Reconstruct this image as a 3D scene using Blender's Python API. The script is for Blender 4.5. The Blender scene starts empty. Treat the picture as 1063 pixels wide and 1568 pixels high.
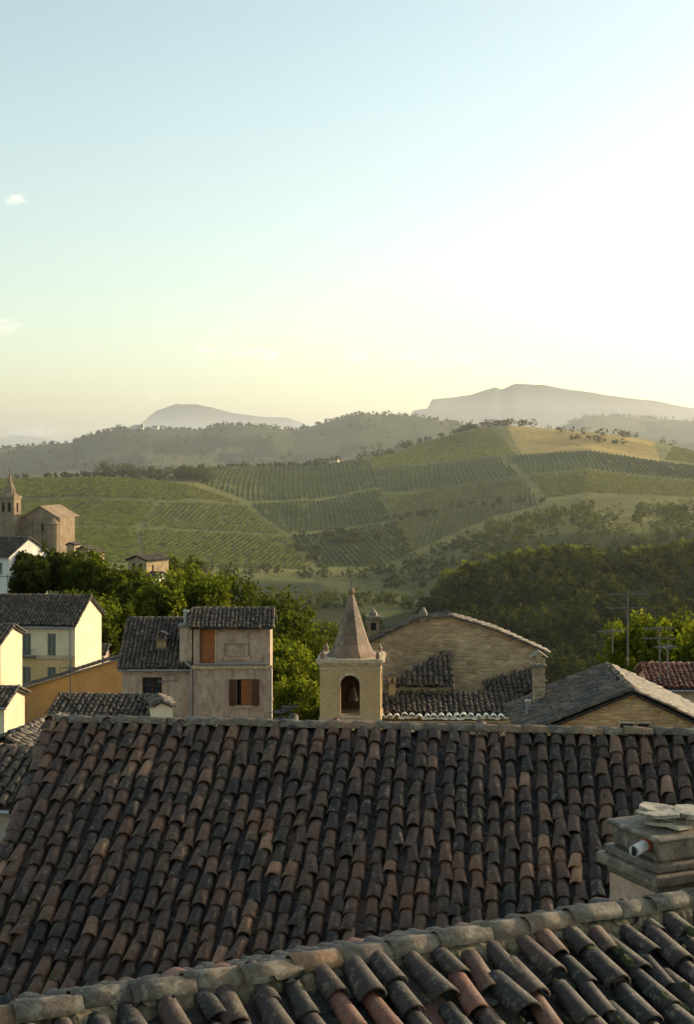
import bpy, math, random, numpy as np
from mathutils import Vector, Matrix
R=random.Random(7); rng=np.random.default_rng(7)
F=2177.8; H0=700.0; CX=531.5; CZ=60.0
SUN_AZ=63.0; SUN_EL=17.0
# surveyed position: bearing / dip readings at a real distance D (metres)
def S(px,py,D): return Vector(((px-CX)/F*D, D, CZ-(py-H0)/F*D))
scene=bpy.context.scene
# ---------------------------------------------------------------- materials
def N(nt,t,x=0,y=0,**k):
    n=nt.nodes.new(t)
    for a,b in k.items(): setattr(n,a,b)
    return n
def ramp(nt,fac,stops):
    r=N(nt,'ShaderNodeValToRGB'); e=r.color_ramp.elements
    while len(e)<len(stops): e.new(0.5)
    for i,(p,c) in enumerate(stops):
        e[i].position=p; e[i].color=(c[0],c[1],c[2],1)
    nt.links.new(fac,r.inputs[0]); return r.outputs[0]
def mixc(nt,fac,a,b,mode='MIX'):
    m=N(nt,'ShaderNodeMix',data_type='RGBA',blend_type=mode)
    if isinstance(fac,(int,float)): m.inputs[0].default_value=fac
    else: nt.links.new(fac,m.inputs[0])
    for s,v in ((6,a),(7,b)):
        if isinstance(v,(tuple,list)): m.inputs[s].default_value=(v[0],v[1],v[2],1)
        else: nt.links.new(v,m.inputs[s])
    return m.outputs[2]
def noise(nt,co,scale,detail=4,rough=.6,dist=0):
    n=N(nt,'ShaderNodeTexNoise'); n.inputs['Scale'].default_value=scale
    n.inputs['Detail'].default_value=detail; n.inputs['Roughness'].default_value=rough
    n.inputs['Distortion'].default_value=dist
    nt.links.new(co,n.inputs['Vector']); return n.outputs[0]
def base(name,rough=.9):
    m=bpy.data.materials.new(name); m.use_nodes=True; nt=m.node_tree
    p=nt.nodes['Principled BSDF']; p.inputs['Roughness'].default_value=rough
    p.inputs['Specular IOR Level'].default_value=.25
    tc=N(nt,'ShaderNodeTexCoord'); return m,nt,p,tc.outputs['Object']
def bump(nt,p,h,s,d):
    b=N(nt,'ShaderNodeBump'); b.inputs['Strength'].default_value=s; b.inputs['Distance'].default_value=d
    nt.links.new(h,b.inputs['Height']); nt.links.new(b.outputs[0],p.inputs['Normal'])
def scaled(nt,co,s):
    m=N(nt,'ShaderNodeMapping'); m.inputs['Scale'].default_value=s; nt.links.new(co,m.inputs[0]); return m.outputs[0]
def attr(nt,a='tint'):
    n=N(nt,'ShaderNodeAttribute',attribute_name=a); return n
def plaster(name,c1,c2,stain=(.12,.1,.08),sc=1.0,st=.5):
    m,nt,p,co=base(name,.92)
    n1=noise(nt,co,.8*sc,6,.65); n2=noise(nt,scaled(nt,co,(2.2,2.2,.9)),1.2*sc,6,.68); n3=noise(nt,co,14,4,.6)
    c=ramp(nt,n1,[(.35,c1),(.65,c2)])
    f=ramp(nt,n2,[(.47,(0,0,0)),(.7,(st,st,st))])
    c=mixc(nt,f,c,stain)
    g=ramp(nt,n3,[(.3,(.75,.75,.75)),(.7,(1.1,1.1,1.1))])
    c=mixc(nt,1.0,c,g,'MULTIPLY')
    nt.links.new(c,p.inputs['Base Color']); bump(nt,p,n3,.4,.03); return m
def stone(name,c1,c2,mortar,sx=2.4,sz=6.0,jit=1.0,bst=.7):
    m,nt,p,co=base(name,.93)
    v=scaled(nt,co,(sx,sx,sz))
    vo=N(nt,'ShaderNodeTexVoronoi'); vo.inputs['Scale'].default_value=1; vo.inputs['Randomness'].default_value=jit; nt.links.new(v,vo.inputs['Vector'])
    ve=N(nt,'ShaderNodeTexVoronoi',feature='DISTANCE_TO_EDGE'); ve.inputs['Scale'].default_value=1; ve.inputs['Randomness'].default_value=jit; nt.links.new(v,ve.inputs['Vector'])
    sep=N(nt,'ShaderNodeSeparateColor'); nt.links.new(vo.outputs['Color'],sep.inputs[0])
    c=mixc(nt,sep.outputs[0],c1,c2)
    e=ramp(nt,ve.outputs['Distance'],[(.02,(1,1,1)),(.09,(0,0,0))])
    c=mixc(nt,e,c,mortar)
    n1=noise(nt,co,.7,6,.7); g=ramp(nt,n1,[(.3,(.6,.57,.52)),(.7,(1.18,1.14,1.05))])
    c=mixc(nt,1.0,c,g,'MULTIPLY')
    nt.links.new(c,p.inputs['Base Color'])
    h=ramp(nt,ve.outputs['Distance'],[(.0,(0,0,0)),(.15,(1,1,1))])
    bump(nt,p,h,bst,.04); return m
def tilemat(name,stops,lich=.55,fine=30,pale=(.2,.185,.15),pa=.8):
    m,nt,p,co=base(name,.8)
    t=attr(nt).outputs['Fac']
    c=ramp(nt,t,stops)
    n1=noise(nt,co,fine,5,.7); n2=noise(nt,co,.75,4,.65); n3=noise(nt,co,fine*.35,5,.75)
    g=ramp(nt,n1,[(.3,(.5,.5,.5)),(.7,(1.4,1.38,1.3))]); c=mixc(nt,1,c,g,'MULTIPLY')
    g=ramp(nt,n2,[(.32,(.5,.52,.56)),(.5,(1,1,1)),(.68,(1.45,1.28,1.12))]); c=mixc(nt,1,c,g,'MULTIPLY')
    l=ramp(nt,n3,[(lich,(0,0,0)),(lich+.1,(pa,pa,pa))]); c=mixc(nt,l,c,pale)
    n4=noise(nt,co,fine*.28+1.7,4,.8,.5); l=ramp(nt,n4,[(.64,(0,0,0)),(.73,(.65,.65,.65))]); c=mixc(nt,l,c,(.26,.16,.05))
    nt.links.new(c,p.inputs['Base Color']); bump(nt,p,n1,.6,.012)
    p.inputs['Specular IOR Level'].default_value=.5; p.inputs['Roughness'].default_value=.62
    return m
def leafmat(name,stops,trans=.45):
    m=bpy.data.materials.new(name); m.use_nodes=True; nt=m.node_tree; nt.nodes.clear()
    o=N(nt,'ShaderNodeOutputMaterial'); d=N(nt,'ShaderNodeBsdfDiffuse'); tr=N(nt,'ShaderNodeBsdfTranslucent'); mx=N(nt,'ShaderNodeMixShader')
    c=ramp(nt,attr(nt).outputs['Fac'],stops)
    nt.links.new(c,d.inputs[0]); b=mixc(nt,1.0,c,(1.6,1.55,.6),'MULTIPLY'); nt.links.new(b,tr.inputs[0])
    mx.inputs[0].default_value=trans
    nt.links.new(d.outputs[0],mx.inputs[1]); nt.links.new(tr.outputs[0],mx.inputs[2]); nt.links.new(mx.outputs[0],o.inputs[0]); return m
def simple(name,c,rough=.7,metal=0,var=.25,sc=8):
    m,nt,p,co=base(name,rough); p.inputs['Metallic'].default_value=metal
    n=noise(nt,co,sc,4,.65)
    a=tuple(x*(1-var) for x in c); b=tuple(min(1,x*(1+var)) for x in c)
    nt.links.new(ramp(nt,n,[(.3,a),(.7,b)]),p.inputs['Base Color']); return m
MT_main=tilemat('aged_roof_tiles',[(0,(.028,.02,.015)),(.35,(.066,.037,.025)),(.65,(.112,.057,.034)),(.86,(.16,.085,.05)),(1,(.27,.15,.09))],.57,26,(.23,.19,.135),.8)
MT_dark=tilemat('dark_roof_tiles',[(0,(.034,.027,.021)),(.5,(.082,.057,.041)),(1,(.16,.115,.076))],.52,18,(.21,.18,.12),.6)  # dark grey-brown tile colours, used on most village roofs
MT_red=tilemat('terracotta_tiles',[(0,(.12,.045,.03)),(1,(.22,.085,.05))],.62,18)
MT_near=tilemat('mossy_tiles',[(0,(.018,.014,.011)),(.5,(.038,.024,.018)),(.8,(.07,.035,.024)),(.93,(.15,.058,.036)),(1,(.25,.09,.055))],.54,34,(.15,.125,.09),.75)
M_ridge=tilemat('lichen_ridge_tiles',[(0,(.09,.07,.048)),(.6,(.15,.108,.07)),(1,(.22,.12,.058))],.5,24,(.26,.225,.155),.7)
M_deck=simple('roof_underlay',(.035,.03,.027))
M_cream=plaster('cream_plaster',(.76,.63,.42),(.8,.7,.49),(.5,.4,.27),.6,.3)
M_yellow=plaster('yellow_plaster',(.62,.43,.19),(.7,.5,.23),(.42,.3,.16),.6,.3)
M_white=plaster('white_plaster',(.76,.72,.62),(.8,.76,.66),(.5,.45,.36),.6,.3)
M_pink=plaster('weathered_plaster',(.42,.305,.22),(.58,.44,.325),(.19,.14,.1),1.6,.75)
M_ochre=plaster('ochre_plaster',(.5,.3,.12),(.58,.36,.15),(.28,.18,.09),.8,.4)
M_tower=plaster('tower_plaster',(.5,.34,.17),(.56,.4,.21),(.34,.23,.12),.9,.4)
M_grey=plaster('grey_plaster',(.3,.27,.23),(.38,.34,.29),(.15,.135,.11),1.2,.6)
M_chimpink=plaster('pink_render',(.5,.32,.22),(.58,.39,.27),(.32,.22,.16),2.5,.5)
M_rubble=stone('rubble_stone',(.36,.26,.155),(.55,.425,.27),(.46,.37,.25))
M_brick=stone('old_brick',(.4,.235,.13),(.54,.39,.22),(.45,.34,.21),3.2,11,.8)
M_church=stone('church_brick',(.28,.2,.14),(.37,.28,.19),(.31,.25,.18),3,8,.7)
M_dark=simple('dark_interior',(.012,.011,.01))
M_shut=simple('grey_green_shutter',(.2,.21,.17))
M_wood=simple('brown_wood',(.1,.045,.025))
M_curt=simple('orange_curtain',(.5,.16,.04))
M_trim=simple('stone_trim',(.48,.37,.24),.9,0,.35,6)
M_metal=simple('galvanised_metal',(.3,.3,.3),.45,.6)
M_antenna=simple('antenna_metal',(.1,.1,.1),.5,.5)
M_mortar=simple('lichen_mortar',(.17,.13,.08),.95,0,.6,14)
M_moss=simple('roof_moss',(.05,.055,.022),1,0,.5,20)
M_bell=simple('bronze_bell',(.06,.05,.035),.6,.5)
M_glass=simple('window_glass',(.03,.035,.04),.12)
M_pipe=simple('white_pipe',(.5,.48,.43),.6)
M_orange=simple('orange_pipe',(.36,.1,.04),.7)
M_bark=simple('bark',(.07,.05,.035))
M_conc=tilemat('lichen_concrete',[(0,(.14,.11,.08)),(1,(.21,.165,.115))],.5,20,(.27,.22,.15))
L_mid=leafmat('leaves_mid',[(0,(.022,.03,.008)),(.5,(.06,.076,.016)),(1,(.11,.125,.024))],.5)
L_bright=leafmat('leaves_bright',[(0,(.045,.055,.01)),(.5,(.115,.135,.022)),(1,(.18,.195,.035))],.5)
L_dark=leafmat('leaves_dark',[(0,(.014,.02,.007)),(.5,(.034,.044,.012)),(1,(.07,.078,.02))],.38)
L_far=leafmat('leaves_far',[(0,(.02,.028,.01)),(.5,(.05,.062,.018)),(1,(.1,.105,.028))],.4)
L_vine=leafmat('leaves_vine',[(0,(.05,.066,.012)),(.5,(.095,.115,.02)),(1,(.15,.16,.03))],.45)
# ---------------------------------------------------------------- mesh helpers
def link(ob,parent=None):
    scene.collection.objects.link(ob)
    if parent: ob.parent=parent
    return ob
def npmesh(name,V,Q,mat,tint=None,smooth=False,parent=None,col=None):
    V=np.asarray(V,np.float32); Q=np.asarray(Q,np.int32); k=Q.shape[1]
    me=bpy.data.meshes.new(name); me.vertices.add(len(V)); me.vertices.foreach_set('co',V.ravel())
    me.loops.add(Q.size); me.loops.foreach_set('vertex_index',Q.ravel())
    me.polygons.add(len(Q)); me.polygons.foreach_set('loop_start',np.arange(0,Q.size,k,dtype=np.int32))
    me.polygons.foreach_set('use_smooth',np.full(len(Q),smooth,bool))
    me.update(calc_edges=True)
    if tint is not None:
        a=me.attributes.new('tint','FLOAT','POINT'); a.data.foreach_set('value',np.asarray(tint,np.float32))
    if col is not None:
        a=me.attributes.new('land','FLOAT_COLOR','POINT'); a.data.foreach_set('color',np.asarray(col,np.float32).ravel())
    me.materials.append(mat); return link(bpy.data.objects.new(name,me),parent)
class B:
    def __init__(s): s.v=[];s.f=[];s.m=[]
    def poly(s,pts,m=0):
        i=len(s.v); s.v+= [tuple(p) for p in pts]; s.f.append(tuple(range(i,i+len(pts)))); s.m.append(m)
    def box(s,x0,x1,y0,y1,z0,z1,m=0,mat=None):
        c=[Vector((x,y,z)) for z in (z0,z1) for y in (y0,y1) for x in (x0,x1)]
        if mat is not None: c=[mat@p for p in c]
        i=len(s.v); s.v+=[tuple(p) for p in c]
        for q in ((0,2,3,1),(4,5,7,6),(0,1,5,4),(1,3,7,5),(3,2,6,7),(2,0,4,6)): s.f.append(tuple(i+k for k in q)); s.m.append(m)
    def cyl(s,p0,p1,r0,r1=None,n=8,m=0,cap=True):
        p0=Vector(p0);p1=Vector(p1); r1=r0 if r1 is None else r1; d=(p1-p0).normalized()
        a=d.orthogonal().normalized(); b=d.cross(a); i=len(s.v)
        for p,r in ((p0,r0),(p1,r1)):
            for k in range(n):
                t=2*math.pi*k/n; s.v.append(tuple(p+(a*math.cos(t)+b*math.sin(t))*r))
        for k in range(n): s.f.append((i+k,i+(k+1)%n,i+n+(k+1)%n,i+n+k)); s.m.append(m)
        if cap: s.f.append(tuple(i+n+k for k in range(n))); s.m.append(m); s.f.append(tuple(i+n-1-k for k in range(n))); s.m.append(m)
    def lathe(s,c,prof,n=8,m=0,rot=0):
        i=len(s.v); c=Vector(c)
        for r,z in prof:
            for k in range(n):
                t=rot+2*math.pi*k/n; s.v.append((c.x+r*math.cos(t),c.y+r*math.sin(t),c.z+z))
        for j in range(len(prof)-1):
            for k in range(n): s.f.append((i+j*n+k,i+j*n+(k+1)%n,i+(j+1)*n+(k+1)%n,i+(j+1)*n+k)); s.m.append(m)
        s.f.append(tuple(i+(len(prof)-1)*n+k for k in range(n))); s.m.append(m)
    def obj(s,name,mats,parent=None,bevel=0,smooth=False):
        me=bpy.data.meshes.new(name); me.from_pydata(s.v,[],s.f); me.update()
        for m in mats: me.materials.append(m)
        me.polygons.foreach_set('material_index',s.m)
        if smooth: me.polygons.foreach_set('use_smooth',[True]*len(s.f))
        ob=link(bpy.data.objects.new(name,me),parent)
        if bevel:
            md=ob.modifiers.new('b','BEVEL'); md.width=bevel; md.segments=2
        return ob
def empty(name,loc,yaw=0):
    e=bpy.data.objects.new(name,None); e.location=loc; e.rotation_euler=(0,0,yaw); e.empty_display_size=.5; return link(e)
# ---------------------------------------------------------------- roof tiles
def tiles(O,Rv,Dv,W,L,inside=None,sp=.22,ex=.33,seg=7,jit=1.0,rad=.088):
    O=np.array(O,float);Rv=np.array(Rv,float);Dv=np.array(Dv,float); Nn=np.cross(Rv,Dv); Nn/=np.linalg.norm(Nn)
    if Nn[2]<0: Nn=-Nn
    nc=max(1,int(round(W/sp))); sp=W/nc; nr=int(math.ceil(L/ex)); ex=L/nr
    Vs=[];Qs=[];Ts=[]; off=0
    Lt=ex*1.28
    for kind in (0,1):
        ii,jj=np.meshgrid(np.arange(nc+(1-kind)),np.arange(nr),indexing='ij'); ii=ii.ravel();jj=jj.ravel()
        x=(ii+(.5 if kind else 0.0))*sp; y=jj*ex
        if inside is not None:
            k=inside(x,y+ex*.5); x=x[k];y=y[k];ii=ii[k];jj=jj[k]
        n=len(x)
        if n==0: continue
        th=np.linspace(0,math.pi,seg+1)
        if kind==0:
            ru,rl=rad*.82,rad*1.08
            up=np.stack([ru*np.cos(th),0*th,ru*np.sin(th)*.95+.012],1)
            lo=np.stack([rl*np.cos(th),0*th+Lt,rl*np.sin(th)*.95+.035],1)
            ri=rl-.016
            li=np.stack([ri*np.cos(th),0*th+Lt,ri*np.sin(th)*.95+.033],1)
            T=np.concatenate([up,lo,li]); a=np.arange(seg); m=seg+1
            Fq=np.concatenate([np.stack([a,a+1,a+1+m,a+m],1),np.stack([a+m,a+1+m,a+1+2*m,a+2*m],1)])
        else:
            rc=sp*.5
            up=np.stack([rc*np.cos(th),0*th,.035-.06*np.sin(th)],1); lo=np.stack([rc*np.cos(th),0*th+Lt,.055-.06*np.sin(th)],1)
            li=lo+np.array([0,0,-.02]); T=np.concatenate([up,lo,li]); a=np.arange(seg); m=seg+1
            Fq=np.concatenate([np.stack([a,a+1,a+1+m,a+m],1),np.stack([a+m,a+1+m,a+1+2*m,a+2*m],1)])
        colw=rng.normal(0,.014,nc+2)[ii]*jit
        slip=(rng.random(n)<.05*jit) if kind==0 else np.zeros(n,bool)
        ang=rng.normal(0,.045,n)*jit+slip*rng.normal(0,.11,n); dy=rng.normal(0,.03,n)*jit+rng.normal(0,.05,nc+2)[ii]*jit+slip*rng.uniform(0,.1,n); dx=rng.normal(0,.007,n)*jit+colw*(.6); dz=np.abs(rng.normal(0,.008,n))*jit+slip*.012
        sc=1+rng.normal(0,.06,n)*jit
        X=x[:,None]+dx[:,None]+T[None,:,0]*sc[:,None]+T[None,:,1]*ang[:,None]
        Y=y[:,None]+dy[:,None]+T[None,:,1]-.05
        Z=T[None,:,2]*sc[:,None]+dz[:,None]
        sag=.025*np.sin(X*1.3+1)*np.sin(Y*.9+.5)+.015*np.sin(X*.5+Y*.7)
        Z=Z+sag*jit
        V=O+X[...,None]*Rv+Y[...,None]*Dv+Z[...,None]*Nn
        Vs.append(V.reshape(-1,3)); Q=(Fq[None]+ (np.arange(n)*len(T))[:,None,None]+off).reshape(-1,4); Qs.append(Q)
        t=np.clip(rng.normal(.42,.27,n)-(.3 if kind else 0),0,1)
        Ts.append(np.repeat(t,len(T))); off+=n*len(T)
    return np.concatenate(Vs),np.concatenate(Qs),np.concatenate(Ts)
def caps(P0,P1,rad=.11,L=.4,seg=8,jit=1.0,drop=.0,fl=.09):
    P0=np.array(P0,float);P1=np.array(P1,float); d=P1-P0; ln=np.linalg.norm(d); d/=ln
    side=np.cross(d,[0,0,1.]); side/=np.linalg.norm(side); up=np.cross(side,d)
    n=max(1,int(round(ln/(L*.84)))); st=ln/n; Vs=[];Qs=[];Ts=[];th=np.linspace(-.15,math.pi+.15,seg+1)
    for i in range(n):
        r0=rad*(1-fl);r1=rad*(1+fl*.6); L1=st*1.15; a=rng.normal(0,.03)*jit; h=rng.normal(0,.006)*jit; s0=rng.normal(0,.01)*jit
        rows=[]
        for (yy,r,l) in ((0,r0,0),(L1*.5,(r0+r1)/2,.008),(L1,r1,.016),(L1,r1-.018,.014)):
            rows.append(P0+d*(i*st+yy)+(np.cos(th)[:,None]*r+yy*a+s0)*side+(np.sin(th)[:,None]*r*.8+l+h-drop)*up)
        V=np.concatenate(rows); m=seg+1; a_=np.arange(seg)
        Q=np.concatenate([np.stack([a_+k*m,a_+1+k*m,a_+1+(k+1)*m,a_+(k+1)*m],1) for k in range(3)])
        Qs.append(Q+i*len(V)); Vs.append(V); Ts.append(np.full(len(V),np.clip(rng.normal(.5,.3),0,1)))
    return np.concatenate(Vs),np.concatenate(Qs),np.concatenate(Ts)
def add_tiles(parent,mat,args,name='tiles',**k):
    V,Q,T=tiles(*args,**k); return npmesh(name,V,Q,mat,T,True,parent)
def add_caps(parent,mat,P0,P1,name='ridge_caps',**k):
    V,Q,T=caps(P0,P1,**k); return npmesh(name,V,Q,mat,T,True,parent)
def unit(v): v=np.array(v,float); return v/np.linalg.norm(v)
def moss(parent,O,Rv,Dv,W,L,sp,n,r0,r1):
    b=B(); O=Vector(O);Rv=Vector(Rv);Dv=Vector(Dv); Nn=Rv.cross(Dv).normalized()
    if Nn.z<0: Nn=-Nn
    nc=int(round(W/sp)); s_=W/nc
    for _ in range(n):
        i=R.randrange(nc); on=R.random()<.35; x=(i+(0 if on else .5))*s_+R.gauss(0,.02); y=R.uniform(.05,L-.1); z=(.09 if on else .02)
        r=R.uniform(r0,r1); k=7; c=O+Rv*x+Dv*y+Nn*z; ring=[]; ring2=[]; el=R.uniform(1,2.2)
        for j in range(k):
            t=2*math.pi*j/k; q=r*R.uniform(.7,1.25); ring.append(c+Rv*(math.cos(t)*q*.8)+Dv*(math.sin(t)*q*el)-Nn*.02); ring2.append(c+Rv*(math.cos(t)*q*.5)+Dv*(math.sin(t)*q*el*.6)+Nn*r*R.uniform(.3,.6))
        for j in range(k): b.poly([ring[j],ring[(j+1)%k],ring2[(j+1)%k],ring2[j]])
        b.poly(ring2)
    b.obj('moss_tufts',[M_moss],parent,0,True)
# ---------------------------------------------------------------- walls
def wall(b,P,ux,w,z0,z1,ops=(),rv=.2):
    """mats: 0 wall 1 dark 2 shutter/frame 3 trim 4 glass 5 extra"""
    P=Vector(P); ux=Vector(ux).normalized(); n=Vector((ux.y,-ux.x,0)); Z=Vector((0,0,1))
    pt=lambda x,z,o=0: P+ux*x+Z*z+n*o
    xs=sorted({0,w}|{o[0] for o in ops}|{o[2] for o in ops}); zs=sorted({z0,z1}|{o[1] for o in ops}|{o[3] for o in ops})
    for i in range(len(xs)-1):
        for j in range(len(zs)-1):
            cx=(xs[i]+xs[i+1])/2; cz=(zs[j]+zs[j+1])/2
            if any(o[0]<cx<o[2] and o[1]<cz<o[3] for o in ops): continue
            b.poly([pt(xs[i],zs[j]),pt(xs[i+1],zs[j]),pt(xs[i+1],zs[j+1]),pt(xs[i],zs[j+1])],0)
    def bx(x0,x1,z_0,z_1,o0,o1,m):
        M=Matrix(((ux.x,-n.x,0,P.x),(ux.y,-n.y,0,P.y),(0,0,1,P.z),(0,0,0,1)))
        b.box(x0,x1,-o1,-o0,z_0,z_1,m,M)
    for o in ops:
        x0,a,x1,c=o[:4]; kind=o[4]; dp=-.8 if kind=='open' else -rv
        for q in (((x0,a),(x1,a)),((x1,a),(x1,c)),((x1,c),(x0,c)),((x0,c),(x0,a))):
            (p,r),(s_,t)=q; b.poly([pt(p,r),pt(s_,t),pt(s_,t,dp),pt(p,r,dp)],0)
        b.poly([pt(x0,a,dp),pt(x1,a,dp),pt(x1,c,dp),pt(x0,c,dp)],1 if kind in('open','curtain') else 4)
        mid=(x0+x1)/2
        if kind in('glass','shutters'):
            for (p,q,r,s_) in ((x0,x0+.05,a,c),(x1-.05,x1,a,c),(mid-.03,mid+.03,a,c),(x0+.05,x1-.05,c-.05,c),(x0+.05,x1-.05,a,a+.05),(x0+.05,x1-.05,(a*.4+c*.6)-.02,(a*.4+c*.6)+.02)):
                bx(p,q,r,s_,-rv+.005,-rv+.06,2)
        if kind=='closed':
            for (p,q) in ((x0+.01,mid-.01),(mid+.01,x1-.01)):
                bx(p,p+.05,a,c,-.1,-.04,2); bx(q-.05,q,a,c,-.1,-.04,2); bx(p+.05,q-.05,a,a+.06,-.1,-.042,2); bx(p+.05,q-.05,c-.06,c,-.1,-.042,2)
                zz=a+.08
                while zz<c-.08: bx(p+.05,q-.05,zz,zz+.035,-.09,-.055,2); zz+=.06
        if kind in('shutters','curtain'):
            hw=(x1-x0)/2
            for (p,q) in ((x0-hw,x0-.02),(x1+.02,x1+hw)):
                bx(p,q,a,c,.02,.06,2)
                zz=a+.08
                while zz<c-.1: bx(p+.05,q-.05,zz,zz+.05,.062,.08,2); zz+=.1
        if kind=='curtain':
            k=8
            for i in range(k):
                xa=x0+(x1-x0)*.3+(x1-x0)*.68*i/k; bx(xa,xa+(x1-x0)*.68/k*.96,a,c-.05,-.12+.02*(i%2),-.1+.02*(i%2),5)
        if kind not in('open','plain'):
            bx(x0-.1,x1+.1,a-.1,a-.005,-.02,.1,3)
WM=lambda w,sh=None: [w,M_dark,sh or M_shut,M_trim,M_glass,M_curt]
def house(name,loc,yaw,w,d,h,t,axis,wm,tm,ops=(),rops=(),ov=.35,ridge=.5,sh=None,gutter=True,lops=()):
    """local frame: front-left corner at eave height = origin, x right, y back"""
    e=empty(name,loc,yaw); b=B()
    wall(b,(0,0,0),(1,0,0),w,-h,0,ops); wall(b,(w,0,0),(0,1,0),d,-h,0,rops); wall(b,(w,d,0),(-1,0,0),w,-h,0); wall(b,(0,d,0),(0,-1,0),d,-h,0,lops)
    dk=B(); og=.15
    if axis=='x':
        yr=d*ridge; zr=yr*t; tb=zr/(d-yr)
        for x in (0,w): b.poly([(x,0,0),(x,d,0),(x,yr,zr)],0)
        for (sgn,t_,run,y0) in ((-1,t,yr,yr),(1,tb,d-yr,yr)):
            Dv=unit((0,sgn,-t_)); L=math.hypot(run+ov,(run+ov)*t_)
            V=[Vector((x,y0+Dv[1]*l,zr+.05+Dv[2]*l)) for x,l in ((-og,0),(w+og,0),(w+og,L),(-og,L))]
            dk.poly([v+Vector((0,0,.03)) for v in V],0); dk.poly([v-Vector((0,0,.06)) for v in V],0)
            for i in range(4): a_,b_=V[i],V[(i+1)%4]; dk.poly([a_+Vector((0,0,.03)),b_+Vector((0,0,.03)),b_-Vector((0,0,.06)),a_-Vector((0,0,.06))],0)
            add_tiles(e,tm,((-og,y0,zr+.1),(1,0,0),Dv,w+2*og,L))
        add_caps(e,tm,(-og,yr,zr+.12),(w+og,yr,zr+.12))
        if gutter:
            g=B(); g.cyl((-og,-ov-.06,-ov*t-.02),(w+og,-ov-.06,-ov*t-.02),.06,n=8); g.obj('gutter',[M_metal],e)
    else:
        xr=w*ridge; zr=xr*t; tb=zr/(w-xr)
        for y in (0,d): b.poly([(0,y,0),(w,y,0),(xr,y,zr)],0)
        for (sgn,t_,run) in ((-1,t,xr),(1,tb,w-xr)):
            Dv=unit((sgn,0,-t_)); L=math.hypot(run+ov,(run+ov)*t_)
            V=[Vector((xr+Dv[0]*l,y,zr+.05+Dv[2]*l)) for y,l in ((-og,0),(d+og,0),(d+og,L),(-og,L))]
            dk.poly([v+Vector((0,0,.03)) for v in V],0); dk.poly([v-Vector((0,0,.06)) for v in V],0)
            for i in range(4): a_,b_=V[i],V[(i+1)%4]; dk.poly([a_+Vector((0,0,.03)),b_+Vector((0,0,.03)),b_-Vector((0,0,.06)),a_-Vector((0,0,.06))],0)
            add_tiles(e,tm,((xr,-og,zr+.1),(0,1,0),Dv,d+2*og,L))
        add_caps(e,tm,(xr,d+og,zr+.12),(xr,-og,zr+.12))
    b.obj('walls',WM(wm,sh),e); dk.obj('roof_deck',[M_deck],e)
    return e
def chimney(parent,x,y,z,w=.5,h=1.0,mat=None,cap=True):
    b=B(); b.box(x-w/2,x+w/2,y-w/2,y+w/2,z-.8,z+h,0); b.box(x-w/2-.06,x+w/2+.06,y-w/2-.06,y+w/2+.06,z+h,z+h+.08,1)
    if cap:
        for sx in (-1,1):
            b.box(x+sx*w*.4-.05,x+sx*w*.4+.05,y-w*.4,y+w*.4,z+h+.08,z+h+.3,0)
        b.poly([(x-w/2-.1,y-w/2-.1,z+h+.3),(x-w/2-.1,y+w/2+.1,z+h+.3),(x,y+w/2+.1,z+h+.5),(x,y-w/2-.1,z+h+.5)],1)
        b.poly([(x+w/2+.1,y-w/2-.1,z+h+.3),(x+w/2+.1,y+w/2+.1,z+h+.3),(x,y+w/2+.1,z+h+.5),(x,y-w/2-.1,z+h+.5)],1)
    b.obj('chimney',[mat or M_rubble,M_conc],parent)
def antenna(px,py_top,py_bot,D,yaw=.3,w=1.0,rows=(0.0,)):
    p=S(px,py_top,D); q=S(px,py_bot,D); b=B(); b.cyl(q,p,.03,n=6)
    c,s=math.cos(yaw),math.sin(yaw)
    for r in rows:
        z=p.z-.12-r; b.cyl((p.x-c*w*.5,p.y-s*w*.5,z),(p.x+c*w*.5,p.y+s*w*.5,z),.02,n=5)
        k=8
        for i in range(k):
            u=-.5+i/(k-1); l=.34-.12*i/k; cx=p.x+c*w*u; cy=p.y+s*w*u
            b.cyl((cx+s*l,cy-c*l,z),(cx-s*l,cy+c*l,z),.013,n=4)
            if i%3==0: b.cyl((cx,cy,z-.15),(cx,cy,z+.15),.013,n=4)
    return b.obj('tv_antenna',[M_antenna])
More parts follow.
